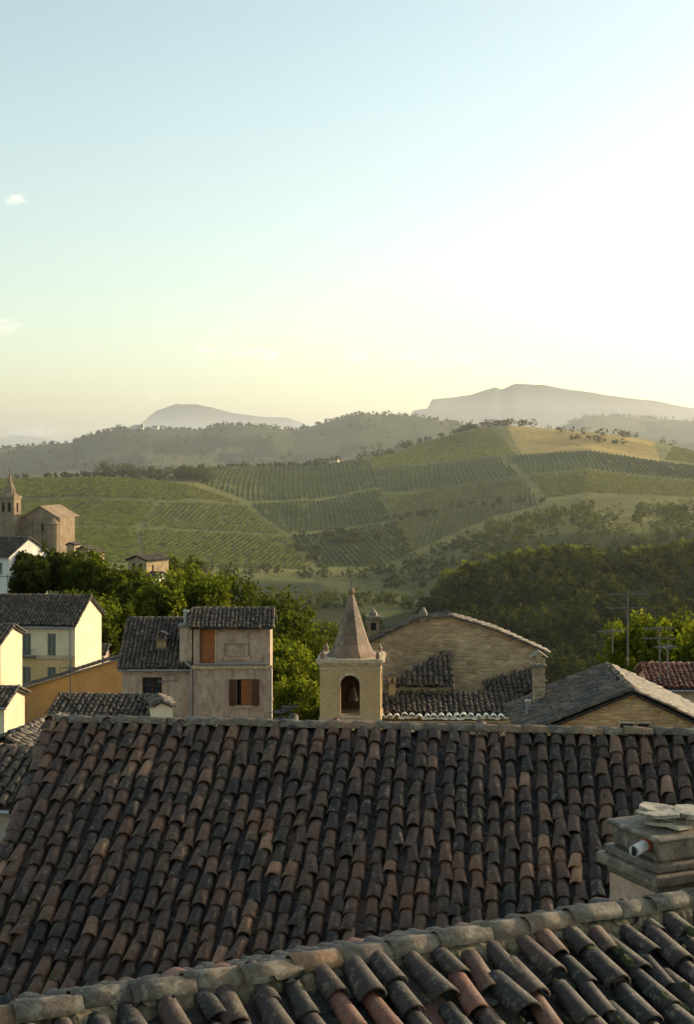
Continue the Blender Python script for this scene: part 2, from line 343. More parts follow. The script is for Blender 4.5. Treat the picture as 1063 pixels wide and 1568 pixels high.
# ---------------------------------------------------------------- terrain
def prof(pts,kind='py'): return (kind,[p[0] for p in pts],[p[1] for p in pts])
KEYS=[(4,prof([(0,-15)],'z')),(60,prof([(0,-17)],'z')),
 (110,prof([(-700,-17),(0,-17),(200,-20),(400,-23),(1800,-23)],'z')),
 (170,prof([(-700,-12),(0,-14),(150,-15),(240,-18),(330,-26),(450,-31),(560,-34),(1800,-34)],'z')),
 (250,prof([(-700,-12),(0,-13),(60,-15),(150,-24),(300,-34),(450,-41),(560,-44),(650,-47),(900,-47),(1800,-44)],'z')),
 (400,prof([(-700,-40),(0,-40),(150,-42),(300,-46),(450,-48),(560,-49),(630,-50),(660,-43),(690,-37),(740,-33.5),(840,-30),(960,-31),(1063,-28),(1800,-24)],'z')),
 (520,prof([(-700,-45),(300,-50),(500,-53),(640,-54),(700,-47),(900,-43),(1800,-38)],'z')),
 (650,prof([(-700,860),(0,862),(200,868),(450,882),(560,884),(640,872),(720,845),(800,818),(900,805),(1000,808),(1063,802),(1800,780)])),
 (830,prof([(-700,795),(0,795),(200,800),(400,812),(520,815),(640,806),(760,786),(900,765),(1063,768),(1800,750)])),
 (1000,prof([(-700,733),(0,734),(150,730),(300,738),(400,758),(500,764),(640,756),(760,738),(900,724),(1063,740),(1800,730)])),
 (1250,prof([(-700,738),(0,742),(150,736),(300,717),(350,713),(500,711),(560,704),(640,700),(760,690),(900,682),(1063,705),(1800,700)])),
 (1450,prof([(-700,770),(0,762),(200,750),(300,735),(400,725),(500,713),(560,699),(600,691),(650,676),(720,658),(780,652),(850,657),(950,665),(1010,676),(1063,690),(1800,700)])),
 (1950,prof([(-700,752),(1800,752)])),
 (2400,prof([(-700,722),(0,722),(200,712),(400,708),(500,712),(700,700),(1063,710),(1800,700)])),
 (3000,prof([(-700,700),(-100,690),(0,688),(60,684),(110,680),(150,664),(180,657),(250,656),(300,657),(350,648),(400,652),(450,659),(500,646),(550,634),(600,637),(650,640),(710,651),(760,662),(900,660),(1063,680),(1800,690)])),
 (3700,prof([(-700,722),(1800,722)])),
 (4600,prof([(-700,702),(780,690),(860,652),(890,639),(940,638),(1000,641),(1063,646),(1400,655),(1800,670)])),
 (6200,prof([(-700,706),(1800,700)])),
 (9000,prof([(-700,700),(590,700),(615,655),(626,640),(632,629),(655,627),(661,613),(690,611),(725,606),(758,594),(768,597),(788,588),(830,590),(880,600),(930,607),(1000,614),(1063,628),(1200,640),(1800,660)])),
 (12000,prof([(-700,698),(1800,695)])),
 (18000,prof([(-700,690),(-60,680),(20,668),(70,672),(140,690),(190,668),(215,650),(240,630),(270,619),(300,620),(350,632),(400,639),(440,641),(480,655),(550,690),(1800,690)])),
 (24000,prof([(-700,699),(1800,699)]))]
KD=np.array([k[0] for k in KEYS],float); LD=np.log(KD)
def hh(px,D):   # interpolate heights along the bearing with monotone cubic
    px=np.asarray(px,float);D=np.asarray(D,float); l=np.log(D)
    Z=[]
    for d,(kind,xs,ys) in KEYS:
        y=np.interp(px,xs,ys); Z.append(y if kind=='z' else -(y-H0)/F*d)
    Z=np.stack(Z); k=np.clip(np.searchsorted(LD,l)-1,0,len(LD)-2)
    dl=np.diff(LD)[:,None]
    Zf=Z.reshape(len(LD),-1); s=np.diff(Zf,axis=0)/dl
    m=np.zeros_like(Zf); sa,sb=s[:-1],s[1:]; pr=sa*sb
    w1=2*dl[1:]+dl[:-1]; w2=dl[1:]+2*dl[:-1]
    with np.errstate(divide='ignore',invalid='ignore'):
        m[1:-1]=np.where(pr>0,(w1+w2)/(w1/sa+w2/sb),0)
    kf=k.ravel(); lf=l.ravel(); ar=np.arange(len(kf)); h=np.diff(LD)[kf]; t=np.clip((lf-LD[kf])/h,0,1)
    z0,z1,m0,m1=Zf[kf,ar],Zf[kf+1,ar],m[kf,ar],m[kf+1,ar]
    z=(2*t**3-3*t**2+1)*z0+(t**3-2*t**2+t)*h*m0+(-2*t**3+3*t**2)*z1+(t**3-t**2)*h*m1
    return z.reshape(px.shape)
NP,ND=834,420
PX=np.linspace(-700,1800,NP); DD=np.exp(np.linspace(math.log(4),math.log(24000),ND))
G=np.meshgrid(PX,DD,indexing='xy'); Z0=hh(G[0],G[1])
def fbm(x,y,oct=4,seed=0):
    r=np.random.default_rng(seed); o=np.zeros_like(x); a=1;f=1
    for k in range(oct):
        for _ in range(4):
            th=r.uniform(0,6.28);p=r.uniform(0,6.28); o+=a*np.sin(f*(x*math.cos(th)+y*math.sin(th))+p)/4
        a*=.5;f*=2.1
    return o
WX=(G[0]-CX)/F*G[1]; WY=G[1]
Zt=Z0+np.interp(G[1],[150,600,1500,3000],[0,1.2,2.2,3])*fbm(WX/40,WY/40,4,3)*.6+np.interp(G[1],[700,1200,1500],[0,4,3])*fbm(WX/110,WY/110,2,5)*.5+np.interp(G[1],[1500,3000,9000,20000],[0,7,16,18])*fbm(WX/260,WY/260,5,9)*.8
def ground(px,D):
    fx=(np.asarray(px,float)-PX[0])/(PX[1]-PX[0]); fy=(np.log(D)-math.log(4))/(math.log(24000)-math.log(4))*(ND-1)
    i=np.clip(fx.astype(int),0,NP-2); j=np.clip(fy.astype(int),0,ND-2); u=fx-i; v=fy-j
    return (Zt[j,i]*(1-u)*(1-v)+Zt[j,i+1]*u*(1-v)+Zt[j+1,i]*(1-u)*v+Zt[j+1,i+1]*u*v)
def gz(px,D): return float(ground(np.array([float(px)]),np.array([float(D)]))[0])
def pip(px,D,poly):
    r=np.zeros(px.shape,bool); n=len(poly)
    for i in range(n):
        (x0,y0),(x1,y1)=poly[i],poly[(i+1)%n]
        c=((y0>D)!=(y1>D))&(px<(x1-x0)*(D-y0)/(y1-y0+1e-9)+x0); r^=c
    return r
# vineyard parcels (bearing, distance) with row heading
PARC=[([(-400,665),(215,672),(208,806),(-400,796)],68),([(221,672),(480,680),(440,812),(214,806)],82),
 ([(-400,802),(208,812),(240,898),(-400,890)],66),([(214,812),(436,818),(382,930),(247,900)],88),
 ([(-400,897),(246,905),(378,937),(240,992),(-400,986)],76),
 ([(490,690),(640,700),(606,860),(447,812)],97),([(443,820),(600,868),(580,1040),(388,950),(388,932)],90),
 ([(612,706),(690,760),(830,850),(800,1015),(588,1012),(604,866)],82),([(588,1020),(798,1022),(765,1185),(565,1150),(582,1046)],88),
 ([(384,955),(578,1046),(562,1250),(300,1210),(290,1010)],94),([(840,880),(1300,880),(1300,1015),(808,1020)],72),
 ([(805,1028),(1300,1022),(1300,1195),(775,1190)],84),([(570,1160),(764,1192),(790,1200),(760,1405),(640,1390),(568,1262)],66),([(1020,1215),(1300,1215),(1300,1400),(1030,1400)],60)]
px,D=G[0],G[1]; n1=fbm(WX/25,WY/25,4,21); n2=fbm(WX/120,WY/120,4,22)
col=np.zeros(px.shape+(4,)); col[...,3]=1
g=np.array([.06,.08,.026]); col[...,:3]=g*(1+.35*n1[...,None]+.25*n2[...,None])
k=(D>630)&(D<1500); col[k,:3]=np.array([.145,.142,.05])*(1+.25*n1[k][:,None])
for i_,(poly,_) in enumerate(PARC):
    k=pip(px,D,poly); col[k,:3]=np.array([[.125,.14,.044],[.14,.135,.05],[.11,.135,.04]][i_%3])*(1+.2*n1[k][:,None])
k=pip(px,D,[(800,1200),(1010,1200),(1000,1460),(770,1460)]); col[k,:3]=np.array([.3,.22,.075])*(1+.25*n1[k][:,None])
k=(D>160)&(D<620); col[k,:3]=np.array([.045,.052,.018])*(1+.3*n1[k][:,None])
k=pip(px,D,[(560,430),(700,560),(900,560),(700,640),(480,640)]); col[k,:3]=np.array([.09,.1,.036])*(1+.3*n1[k][:,None])
k=D<150; col[k,:3]=np.array([.12,.1,.075])*(1+.2*n1[k][:,None])
cell=np.sin(np.floor(WX/170+.6*n2)*12.9898+np.floor(WY/210+.6*n1)*78.233)*43758.5; cell=cell-np.floor(cell)
k=(D>1500)&(D<6500); pal=np.array([[.035,.045,.024],[.06,.07,.034],[.09,.095,.045],[.14,.13,.065],[.045,.055,.025]]); col[k,:3]=pal[(cell[k]*5).astype(int).clip(0,4)]
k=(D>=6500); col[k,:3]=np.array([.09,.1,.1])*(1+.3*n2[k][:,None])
col=np.clip(col,.005,1)
V=np.stack([WX,WY,Zt+CZ],-1).reshape(-1,3)
ii,jj=np.meshgrid(np.arange(NP-1),np.arange(ND-1),indexing='xy'); a=(jj*NP+ii).ravel(); Q=np.stack([a,a+1,a+1+NP,a+NP],1)
m,nt,p,co=base('countryside_ground',.95); p.inputs['Specular IOR Level'].default_value=.05
lc=attr(nt,'land').outputs['Color']; nn=noise(nt,co,.25,6,.7); n_=noise(nt,co,.03,4,.6)
c=mixc(nt,1,lc,ramp(nt,nn,[(.3,(.6,.62,.6)),(.7,(1.35,1.3,1.2))]),'MULTIPLY'); c=mixc(nt,1,c,ramp(nt,n_,[(.3,(.72,.76,.72)),(.7,(1.28,1.22,1.1))]),'MULTIPLY')
nt.links.new(c,p.inputs['Base Color']); bump(nt,p,nn,.6,.8); M_land=m
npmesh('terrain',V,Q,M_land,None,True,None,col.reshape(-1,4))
b=B(); b.poly([(-60000,-9000,CZ-75),(60000,-9000,CZ-75),(60000,60000,CZ-75),(-60000,60000,CZ-75)]); b.obj('ground',[simple('plain_ground',(.06,.07,.03),.95,0,.3,.01)])
# ---------------------------------------------------------------- vineyard rows
Vs=[];Qs=[];Ts=[];off=0
for pi,(poly,ang) in enumerate(PARC):
    P=np.array([((x-CX)/F*d,d) for x,d in poly]); c=P.mean(0); rad=np.abs(P-c).max()*1.5
    a=math.radians(ang); u=np.array([math.cos(a),math.sin(a)]); v=np.array([-u[1],u[0]]); sp=3.0 if c[1]<1000 else 3.6; st=4.0
    rows=np.arange(-rad,rad,sp); ss=np.arange(-rad,rad,st); A,Bq=np.meshgrid(rows,ss,indexing='ij')
    X=c[0]+A*v[0]+Bq*u[0]; Y=c[1]+A*v[1]+Bq*u[1]; bend=4*np.sin(Bq/90+pi); X+=v[0]*bend; Y+=v[1]*bend
    Ys=np.maximum(Y,10); pxx=X/Ys*F+CX; ok=pip(pxx,Y,poly)&(rng.random(X.shape)>.03)&(pxx>-690)&(pxx<1790)
    z=np.zeros_like(X); z[ok]=ground(pxx[ok],Y[ok]); 
    seg=ok[:,:-1]&ok[:,1:]; I,J=np.nonzero(seg)
    hgt=1.15+rng.normal(0,.2,X.shape); wv=.42+rng.normal(0,.1,X.shape); bx_=CZ+z
    L=np.stack([X+v[0]*wv,Y+v[1]*wv,bx_+.1],-1); Rr=np.stack([X-v[0]*wv,Y-v[1]*wv,bx_+.1],-1); Tt=np.stack([X+rng.normal(0,.15,X.shape),Y,bx_+hgt],-1)
    A0,A1,B0,B1,T0,T1=L[I,J],L[I,J+1],Rr[I,J],Rr[I,J+1],Tt[I,J],Tt[I,J+1]
    VV=np.stack([A0,A1,T1,T0,B0,B1],1); n=len(I); Qb=np.array([[0,1,2,3],[3,2,5,4]])
    Vs.append(VV.reshape(-1,3)); Qs.append((Qb[None]+(np.arange(n)*6)[:,None,None]+off).reshape(-1,4)); off+=n*6
    tt=np.clip(rng.normal(.5,.2,n)+rng.normal(0,.06),0,1); Ts.append(np.repeat(tt,6))
npmesh('vineyard_rows',np.concatenate(Vs),np.concatenate(Qs),L_vine,np.concatenate(Ts))
# ---------------------------------------------------------------- trees
def crown(center,rx,ry,rz,ncl,nl,ls,shape='round'):
    c=rng.normal(size=(ncl,3)); c/=np.linalg.norm(c,axis=1)[:,None]; r=rng.uniform(.35,1,ncl)**.6; c*=r[:,None]
    if shape=='column':
        h=rng.uniform(-1,1,ncl); th=rng.uniform(0,6.28,ncl); rr=np.sqrt(np.clip(1-h**2,0,1))*rng.uniform(.5,1,ncl)*.9; c=np.stack([rr*np.cos(th),rr*np.sin(th),h],1)
    c[:,2]=np.where(c[:,2]<-.6,c[:,2]*.75,c[:,2]) if shape=='round' else c[:,2]
    cr=rng.uniform(.2,.42,ncl); ct=rng.normal(0,.14,ncl)
    k=rng.integers(0,ncl,nl); d=rng.normal(size=(nl,3)); d/=np.linalg.norm(d,axis=1)[:,None]; d*=(rng.random(nl)**.45)[:,None]
    p=c[k]+d*cr[k][:,None]; P=np.array(center)+p*np.array([rx,ry,rz])
    s=ls*rng.uniform(.6,1.4,nl)
    a=rng.normal(size=(nl,3)); a/=np.linalg.norm(a,axis=1)[:,None]; b_=rng.normal(size=(nl,3)); b_=np.cross(a,b_); b_/=np.linalg.norm(b_,axis=1)[:,None]
    a*=s[:,None]*.5; b_*=s[:,None]*.36
    V=np.stack([P-a,P+b_*.9,P+a,P-b_],1).reshape(-1,3)
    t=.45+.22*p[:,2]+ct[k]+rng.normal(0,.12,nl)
    return V,np.repeat(np.clip(t,0,1),4)
def tree(name,px,pytop,D,wid,mat,shape='round',nl=5000,ls=.34,hcrown=None):
    zb=CZ+gz(px,D); top=S(px,pytop,D); H=max(2.5,top.z-zb); loc=Vector((top.x,D,zb)); e=empty(name,loc)
    hc=hcrown or H*.78; cz=H-hc/2
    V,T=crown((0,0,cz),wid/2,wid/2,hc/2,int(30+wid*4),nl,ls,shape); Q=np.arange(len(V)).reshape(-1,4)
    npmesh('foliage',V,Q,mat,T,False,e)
    b=B(); r=max(.1,H*.02); lean=R.uniform(-.3,.3)
    pts=[Vector((0,0,-.5)),Vector((lean*.3,0,H*.3)),Vector((lean,.1,H*.6)),Vector((lean*1.2,0,H*.88))]
    for i in range(3): b.cyl(pts[i],pts[i+1],r*(1-.28*i),r*(1-.28*(i+1)),n=8)
    for i in range(9):
        f=R.uniform(.3,.8); p0=Vector((lean*f,0,H*f)); th=R.uniform(0,6.28); l=wid*.5*R.uniform(.5,.85)
        p1=p0+Vector((math.cos(th)*l,math.sin(th)*l,l*R.uniform(.4,.9))); pm=(p0+p1)/2+Vector((0,0,-.1*l))
        b.cyl(p0,pm,r*.4,r*.26,n=5); b.cyl(pm,p1,r*.26,r*.08,n=5)
    b.obj('trunk',[M_bark],e)
for (px_,py_,D_,w_,mt,shp,nl) in [
 (22,846,152,3.4,L_dark,'column',3000),(34,850,148,3,L_dark,'column',2500),(62,838,152,3.6,L_dark,'column',3500),(75,845,154,3,L_dark,'column',2500),(92,846,150,4,L_dark,'round',3500),(45,852,140,4,L_dark,'round',3000),
 (118,848,150,6.5,L_mid,'round',5500),(150,856,142,6,L_mid,'round',5000),(185,868,150,6,L_mid,'round',4500),(122,905,125,5,L_mid,'round',4500),(205,886,138,5,L_mid,'round',4500),
 (280,872,135,6.5,L_bright,'round',6500),(248,886,132,5.5,L_bright,'round',5500),(318,882,134,5,L_bright,'round',5000),(352,868,160,6.5,L_mid,'round',4500),(242,852,175,6,L_mid,'round',3500),(290,860,180,6,L_mid,'round',3500),
 (160,925,112,4.5,L_bright,'round',4500),(190,935,110,4,L_mid,'round',4000),(140,940,108,4,L_mid,'round',3500),
 (425,918,135,7.5,L_mid,'round',6000),(465,940,140,6.5,L_mid,'round',5000),(440,985,112,6,L_bright,'round',6500),(480,1005,118,5,L_mid,'round',4500),(425,1010,105,4,L_mid,'round',4000),(460,1040,100,4.5,L_bright,'round',4500),(482,1075,85,3,L_mid,'round',3000),(395,915,165,7.5,L_mid,'round',4500),(495,950,170,7,L_mid,'round',4500),
 (958,950,100,3.6,L_bright,'round',4000),(990,938,98,4.5,L_bright,'round',6000),(1035,955,100,4.5,L_mid,'round',5000),(1068,960,90,4,L_bright,'round',4500),(1010,975,90,4,L_mid,'round',4500)]:
    nm='cypress_tree' if shp=='column' else 'broadleaf_tree'
    tree(nm,px_,py_,D_,w_,mt,shp,nl,.34 if D_<125 else .4)
def mass(name,items,mat,nl,ls,tintoff=0):
    Vs=[];Ts=[]
    for (px_,D_,h,w) in items:
        z=CZ+gz(px_,D_); x=(px_-CX)/F*D_
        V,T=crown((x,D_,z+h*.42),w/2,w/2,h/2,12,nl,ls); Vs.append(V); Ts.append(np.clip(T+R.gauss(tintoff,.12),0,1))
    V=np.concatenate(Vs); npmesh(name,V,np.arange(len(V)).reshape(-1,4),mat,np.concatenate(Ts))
def area(n,poly,h0,h1):
    xs=[p[0] for p in poly]; ds=[p[1] for p in poly]; out=[]
    while len(out)<n:
        a,d=R.uniform(min(xs),max(xs)),R.uniform(min(ds),max(ds))
        if pip(np.array([a]),np.array([d]),poly)[0]:
            h=R.uniform(h0,h1); out.append((a,d,h,h*R.uniform(.8,1.3)))
    return out
def line(n,pts,h0,h1,jp=6,jd=8):
    out=[]
    for i in range(n):
        t=R.random()*(len(pts)-1); k=min(int(t),len(pts)-2); f=t-k; a=pts[k][0]*(1-f)+pts[k+1][0]*f; d=pts[k][1]*(1-f)+pts[k+1][1]*f
        h=R.uniform(h0,h1); out.append((a+R.gauss(0,jp),d+R.gauss(0,jd),h,h*R.uniform(.8,1.4)))
    return out
mass('spur_woodland',area(660,[(645,260),(1300,250),(1300,405),(740,405),(650,390)],3.5,7),L_dark,230,.72)
mass('spur_crest_trees',line(90,[(670,400),(700,410),(760,412),(850,414),(960,415),(1063,415),(1300,410)],3.5,6.5,8,7),L_bright,300,.65,-.1)
mass('valley_woodland',area(80,[(380,200),(640,210),(620,400),(400,380)],3.5,7)+line(60,[(230,330),(380,420),(520,500),(640,520)],4,8),L_mid,330,.6)
mass('ridge_woodland',area(170,[(580,560),(660,570),(720,470),(1300,440),(1300,560),(700,620),(640,640),(580,640)],3.5,7)
  +area(210,[(690,640),(800,590),(1300,580),(1300,720),(1063,735),(900,725),(760,720)],5,9)
  +line(80,[(230,630),(380,645),(500,650),(640,662),(720,700),(830,745),(1060,750),(1300,750)],4,7)+line(22,[(490,690),(455,800),(520,835)],2.5,5)
  +line(22,[(500,800),(560,790),(620,800)],3,5)+line(30,[(600,872),(700,900),(830,862)],2.5,4.5,8,6),L_far,190,.75,.05)
mass('crest_trees',area(70,[(145,985),(330,1010),(320,1060),(150,1030)],7,13)+[(570,1330,15,20),(562,1335,12,14),(580,1330,12,14)]
  +line(20,[(470,1240),(560,1280),(620,1350)],4,7)+line(40,[(600,1400),(700,1440),(720,1450)],4,8)+line(26,[(712,1440),(765,1445),(820,1440)],6,11)
  +line(18,[(830,1430),(900,1400),(980,1420),(1100,1440)],4,8,9,20)+line(14,[(870,1330),(960,1320)],3,6,6,12)+line(14,[(0,1010),(140,1015)],3,5)+line(30,[(330,1180),(500,1220)],2,4),L_far,150,1.1,-.05)
mass('far_hill_trees',line(420,[(-200,2980),(100,2990),(250,2990),(400,2990),(560,2990),(700,2990),(800,2980)],4,9,20,40)+area(240,[(-200,2200),(900,2200),(900,2950),(-200,2950)],8,15)+line(120,[(860,4550),(1000,4580),(1250,4600)],8,14,10,40),L_far,55,2.4,-.1)
# ---------------------------------------------------------------- big tiled roof
AL=.115; TP=.5
e=empty('long_tiled_house',(0,0,0)); rd=unit((1,-AL,0)); dn=unit((-AL,-1,-TP*math.hypot(1,AL))); dnb=unit((AL,1,-TP*math.hypot(1,AL)))
Pc=np.array([0,20.9,CZ-419/F*20.9]); PL=Pc+rd*(-4.47); W=13.5
skew=.07
add_tiles(e,MT_main,(PL,rd,dn,W,7.6),'front_tiles',seg=9,inside=lambda x,y:x>skew*y-.05,sp=.215,ex=.31,jit=1.15)
add_tiles(e,MT_main,(PL,rd,dnb,W,3.0),'rear_tiles',seg=5)
add_caps(e,M_ridge,PL+rd*W+[0,0,.06],PL+[0,0,.06],rad=.1,L=.42,jit=1.4)
moss(e,PL+rd*.6,rd,dn,W-.6,7.3,.215,260,.02,.045)
b=B(); vd=dn+skew*rd
q=[Vector(PL),Vector(PL+rd*W),Vector(PL+rd*W+dn*7.6),Vector(PL+vd*7.6)]; dz=Vector((0,0,.05))
q2=[Vector(PL),Vector(PL+rd*W),Vector(PL+rd*W+dnb*3),Vector(PL+dnb*3)]
for q in (q,q2):
    b.poly([v-dz for v in q]); b.poly([v-dz*4 for v in q])
    for i in range(4): b.poly([q[i]-dz,q[(i+1)%4]-dz,q[(i+1)%4]-dz*4,q[i]-dz*4])
b.obj('roof_deck',[M_deck],e); b=B()
zb=CZ-15.5; f0=PL+rd*.25; f1=PL+rd*(W-.25)
for q,dd_ in ((f0,vd),(f1,dn)):
    a0,a1,a2=[Vector(q+k-[0,0,.22]) for k in (dd_*7.2,np.zeros(3),dnb*2.8)]
    b.poly([a0,a1,Vector((a1.x,a1.y,zb)),Vector((a0.x,a0.y,zb))]); b.poly([a1,a2,Vector((a2.x,a2.y,zb)),Vector((a1.x,a1.y,zb))])
for k,k0 in ((dn*7.2,vd*7.2),(dnb*2.8,dnb*2.8)):
    a0=Vector(f0+k0-[0,0,.22]);a1=Vector(f1+k-[0,0,.22]); b.poly([a0,a1,Vector((a1.x,a1.y,zb)),Vector((a0.x,a0.y,zb))])
b.obj('walls',[M_rubble],e)
V_,Q_,T_=caps(PL+np.array([0,0,.05]),PL+vd*7.6+np.array([0,0,.05]),rad=.095,L=.36,jit=1.5); npmesh('verge_tiles',V_,Q_,MT_main,T_,True,e)
# ---------------------------------------------------------------- near roof ridge
K=1.72
e=empty('near_tiled_house',(0,0,0)); q0=np.array([-1.288*K,5.28*K,CZ-2.05*K]); q1=np.array([1.635*K,6.70*K,CZ-2.05*K]); rd=unit(q1-q0); nd=unit((rd[1],-rd[0],0)); tn=.34
dn2=unit(nd+[0,0,-tn]); db2=unit(-nd+[0,0,-tn]); O=q0-rd*2.2-[0,0,.14]; W=10.5
add_tiles(e,MT_near,(O,rd,dn2,W,4.0),'front_tiles',seg=12,sp=.235,ex=.34,jit=1.6,rad=.086)
add_tiles(e,MT_near,(O,rd,db2,W,2.4),'rear_tiles',seg=8,sp=.225,jit=.9)
moss(e,O,rd,dn2,W,3.6,.235,420,.02,.055)
V_,Q_,T_=caps(O+rd*W+[0,0,.075],O+[0,0,.075],rad=.105,L=.47,seg=14,jit=1.1,fl=.07); npmesh('ridge_caps',V_,Q_,M_ridge,T_,True,e)
b=B()
for dv,LL in ((dn2,4.0),(db2,2.4)):
    q=[Vector(O),Vector(O+rd*W),Vector(O+rd*W+dv*LL),Vector(O+dv*LL)]; b.poly([v-Vector((0,0,.04)) for v in q]); b.poly([v-Vector((0,0,.2)) for v in q])
b.obj('roof_deck',[M_deck],e); b=B()
for k in (dn2*3.7,db2*2.1):
    a0=Vector(O+k-[0,0,.25]);a1=Vector(O+rd*W+k-[0,0,.25]); b.poly([a0,a1,Vector((a1.x,a1.y,CZ-15)),Vector((a0.x,a0.y,CZ-15))])
b.obj('walls',[M_ochre],e)
b=B(); n=400
for sgn in (1,-1):
    prev=None; jt=0
    for i in range(n+1):
        p_=Vector(O+rd*W*i/n+[0,0,.04]); nn_=Vector(nd)*sgn; jt=.8*jt+R.gauss(0,.009); wv=.118+jt; c_=[p_+nn_*.06+Vector((0,0,.035)),p_+nn_*(wv-.02)+Vector((0,0,.0+R.gauss(0,.005))),p_+nn_*wv+Vector((0,0,-.035+R.gauss(0,.008))),p_+nn_*(wv+.02)+Vector((0,0,-.1))]
        if prev:
            for k in range(3): b.poly([prev[k],c_[k],c_[k+1],prev[k+1]])
        prev=c_
b.obj('ridge_mortar',[M_mortar],e)
# ---------------------------------------------------------------- plastered chimney on the near roof
DC=13.4; cc=S(1022,1324,DC); e=empty('rooftop_chimney',(cc.x,DC,cc.z),math.radians(24)); e.scale=(1.34,)*3; b=B(); hw=.29
b.box(-hw,hw,-hw,hw,-1.6,-.09,0); b.box(-hw-.012,hw+.012,-hw-.012,hw+.012,-.088,-.03,1)
b.box(-hw-.07,hw+.07,-hw-.07,hw+.07,-.028,.05,1); b.box(-hw-.03,hw+.03,-hw-.03,hw+.03,.052,.11,1); b.box(-hw+.02,hw-.02,-hw+.02,hw-.02,.112,.25,1)
b.box(-hw-.02,hw+.02,-hw-.02,hw+.02,.252,.285,1)
b.obj('stack',[M_chimpink,M_conc],e,.014)
b=B()
for i in range(9):   # loose flat stones and tile shards laid as a cap
    a=R.uniform(0,6.28); rr_=R.uniform(.02,.17); x,y=rr_*math.cos(a),rr_*math.sin(a); zz=.288+.011*i; k=R.randint(5,7); s=R.uniform(.15,.26)*(1-.04*i)
    ring=[(x+s*R.uniform(.75,1.15)*math.cos(2*math.pi*j/k),y+s*R.uniform(.75,1.15)*math.sin(2*math.pi*j/k)) for j in range(k)]
    tx,ty=R.gauss(0,.08),R.gauss(0,.08); top=[(u,v,zz+.022+tx*u+ty*v) for u,v in ring]; bot=[(u,v,zz+tx*u+ty*v) for u,v in ring]
    b.poly(top); b.poly(bot[::-1])
    for j in range(k): b.poly([bot[j],bot[(j+1)%k],top[(j+1)%k],top[j]])
b.obj('cap_stones',[tilemat('pale_lichen_stone',[(0,(.2,.17,.13)),(1,(.3,.26,.19))],.45,16,(.44,.38,.27))],e)
b=B(); b.cyl((-.44,-.22,.2),(-.32,-.17,.21),.04,n=16,m=0); b.cyl((-.32,-.17,.21),(-.18,-.12,.22),.046,n=16,m=1); b.cyl((-.446,-.22,.2),(-.442,-.22,.2),.032,n=16,m=2); b.obj('flue_pipe',[M_pipe,M_orange,M_dark],e)
# ---------------------------------------------------------------- weathered house centre-left
k75=75/F
o=S(187,1019,75); w1=(295-187)*k75
e=house('weathered_plaster_house',o,0,w1,5.2,12,.62,'x',M_pink,MT_dark,ops=[((218-187)*k75,-(1070-1019)*k75,(248-187)*k75,-(1037-1019)*k75,'glass')],sh=M_wood,ov=.3,ridge=.62)
o2=S(296,955,74.6); w2=(413-296)*k75
def rel(px_,py_): return ((px_-296)*k75,-(py_-955)*k75)
e2=empty('weathered_tall_house',o2,math.radians(1.5)); b=B()
ops=[(rel(349,0)[0]+.45,rel(0,1080)[1],rel(397,0)[0]-.42,rel(0,1040)[1],'curtain')]
wall(b,(0,0,0),(1,0,0),w2,-14,-2.25,ops); dpt=5
wall(b,(w2,0,0),(0,1,0),dpt,-14,0,[(1.5,-4.3,2.4,-2.9,'closed')]); wall(b,(w2,dpt,0),(-1,0,0),w2,-14,0); wall(b,(0,dpt,0),(0,-1,0),dpt,-14,0)
xo0=.4; xo1=(329-296)*k75
b.poly([(0,.02,-2.25),(xo0,.02,-2.25),(xo0,.02,-.0),(0,.02,0)],0)
b.poly([(xo0,.12,-2.1),(xo1,.12,-2.1),(xo1,.12,-.2),(xo0,.12,-.2)],5)
b.poly([(xo0,.02,-2.25),(xo1,.02,-2.25),(xo1,.12,-2.1),(xo0,.12,-2.1)],0); b.poly([(xo0,.12,-.2),(xo1,.12,-.2),(xo1,.02,0),(xo0,.02,0)],0)
b.poly([(xo0,.02,-2.25),(xo0,.12,-2.1),(xo0,.12,-.2),(xo0,.02,0)],0)
wall(b,(xo1,.02,0),(1,0,0),w2-xo1,-2.25,0,[(.5,-1.72,1.85,-1.05,'plain')],rv=.12)
b.box(xo1,xo1+.09,-.04,.018,-2.2,0,3); b.box(2.75,2.84,-.04,.018,-2.2,0,3); b.box(xo1+.45,3.0,-.08,.018,-1.9,-1.74,0); b.box(-.08,w2+.12,-.12,-.003,-2.36,-2.2,3); b.box(xo0-.06,xo0,-.03,.018,-2.2,0,2)
b.obj('walls',[M_pink,M_dark,M_wood,M_trim,M_pink,plaster('orange_render',(.34,.12,.045),(.42,.16,.06),(.2,.09,.05),2,.5)],e2)
Dv=unit((0,-1,-.45)); add_tiles(e2,MT_dark,((-.15,1.25,.62),(1,0,0),Dv,w2+.3,1.95)); Dv=unit((0,1,-.3)); add_tiles(e2,MT_dark,((-.15,1.25,.62),(1,0,0),Dv,w2+.3,4.2)); add_caps(e2,MT_dark,(-.15,1.25,.66),(w2+.15,1.25,.66))
b=B(); b.poly([(-.15,1.25,.55),(w2+.15,1.25,.55),(w2+.15,-.5,-.24),(-.15,-.5,-.24)]); b.poly([(-.15,1.25,.55),(w2+.15,1.25,.55),(w2+.15,5.3,-.65),(-.15,5.3,-.65)]); b.obj('roof_deck',[M_deck],e2)
b=B(); b.cyl((-.08,-.12,-14),(-.08,-.12,-2.3),.05); b.cyl((-.08,-.12,-2.3),(-.5,-.1,-1.9),.05); b.cyl((w2+.05,-.15,-2.3),(w2+.05,-.15,-14),.05); b.cyl((.1,-.16,-2.1),(w2,-.16,-2.1),.05)
b.obj('drain_pipes',[M_metal],e2)
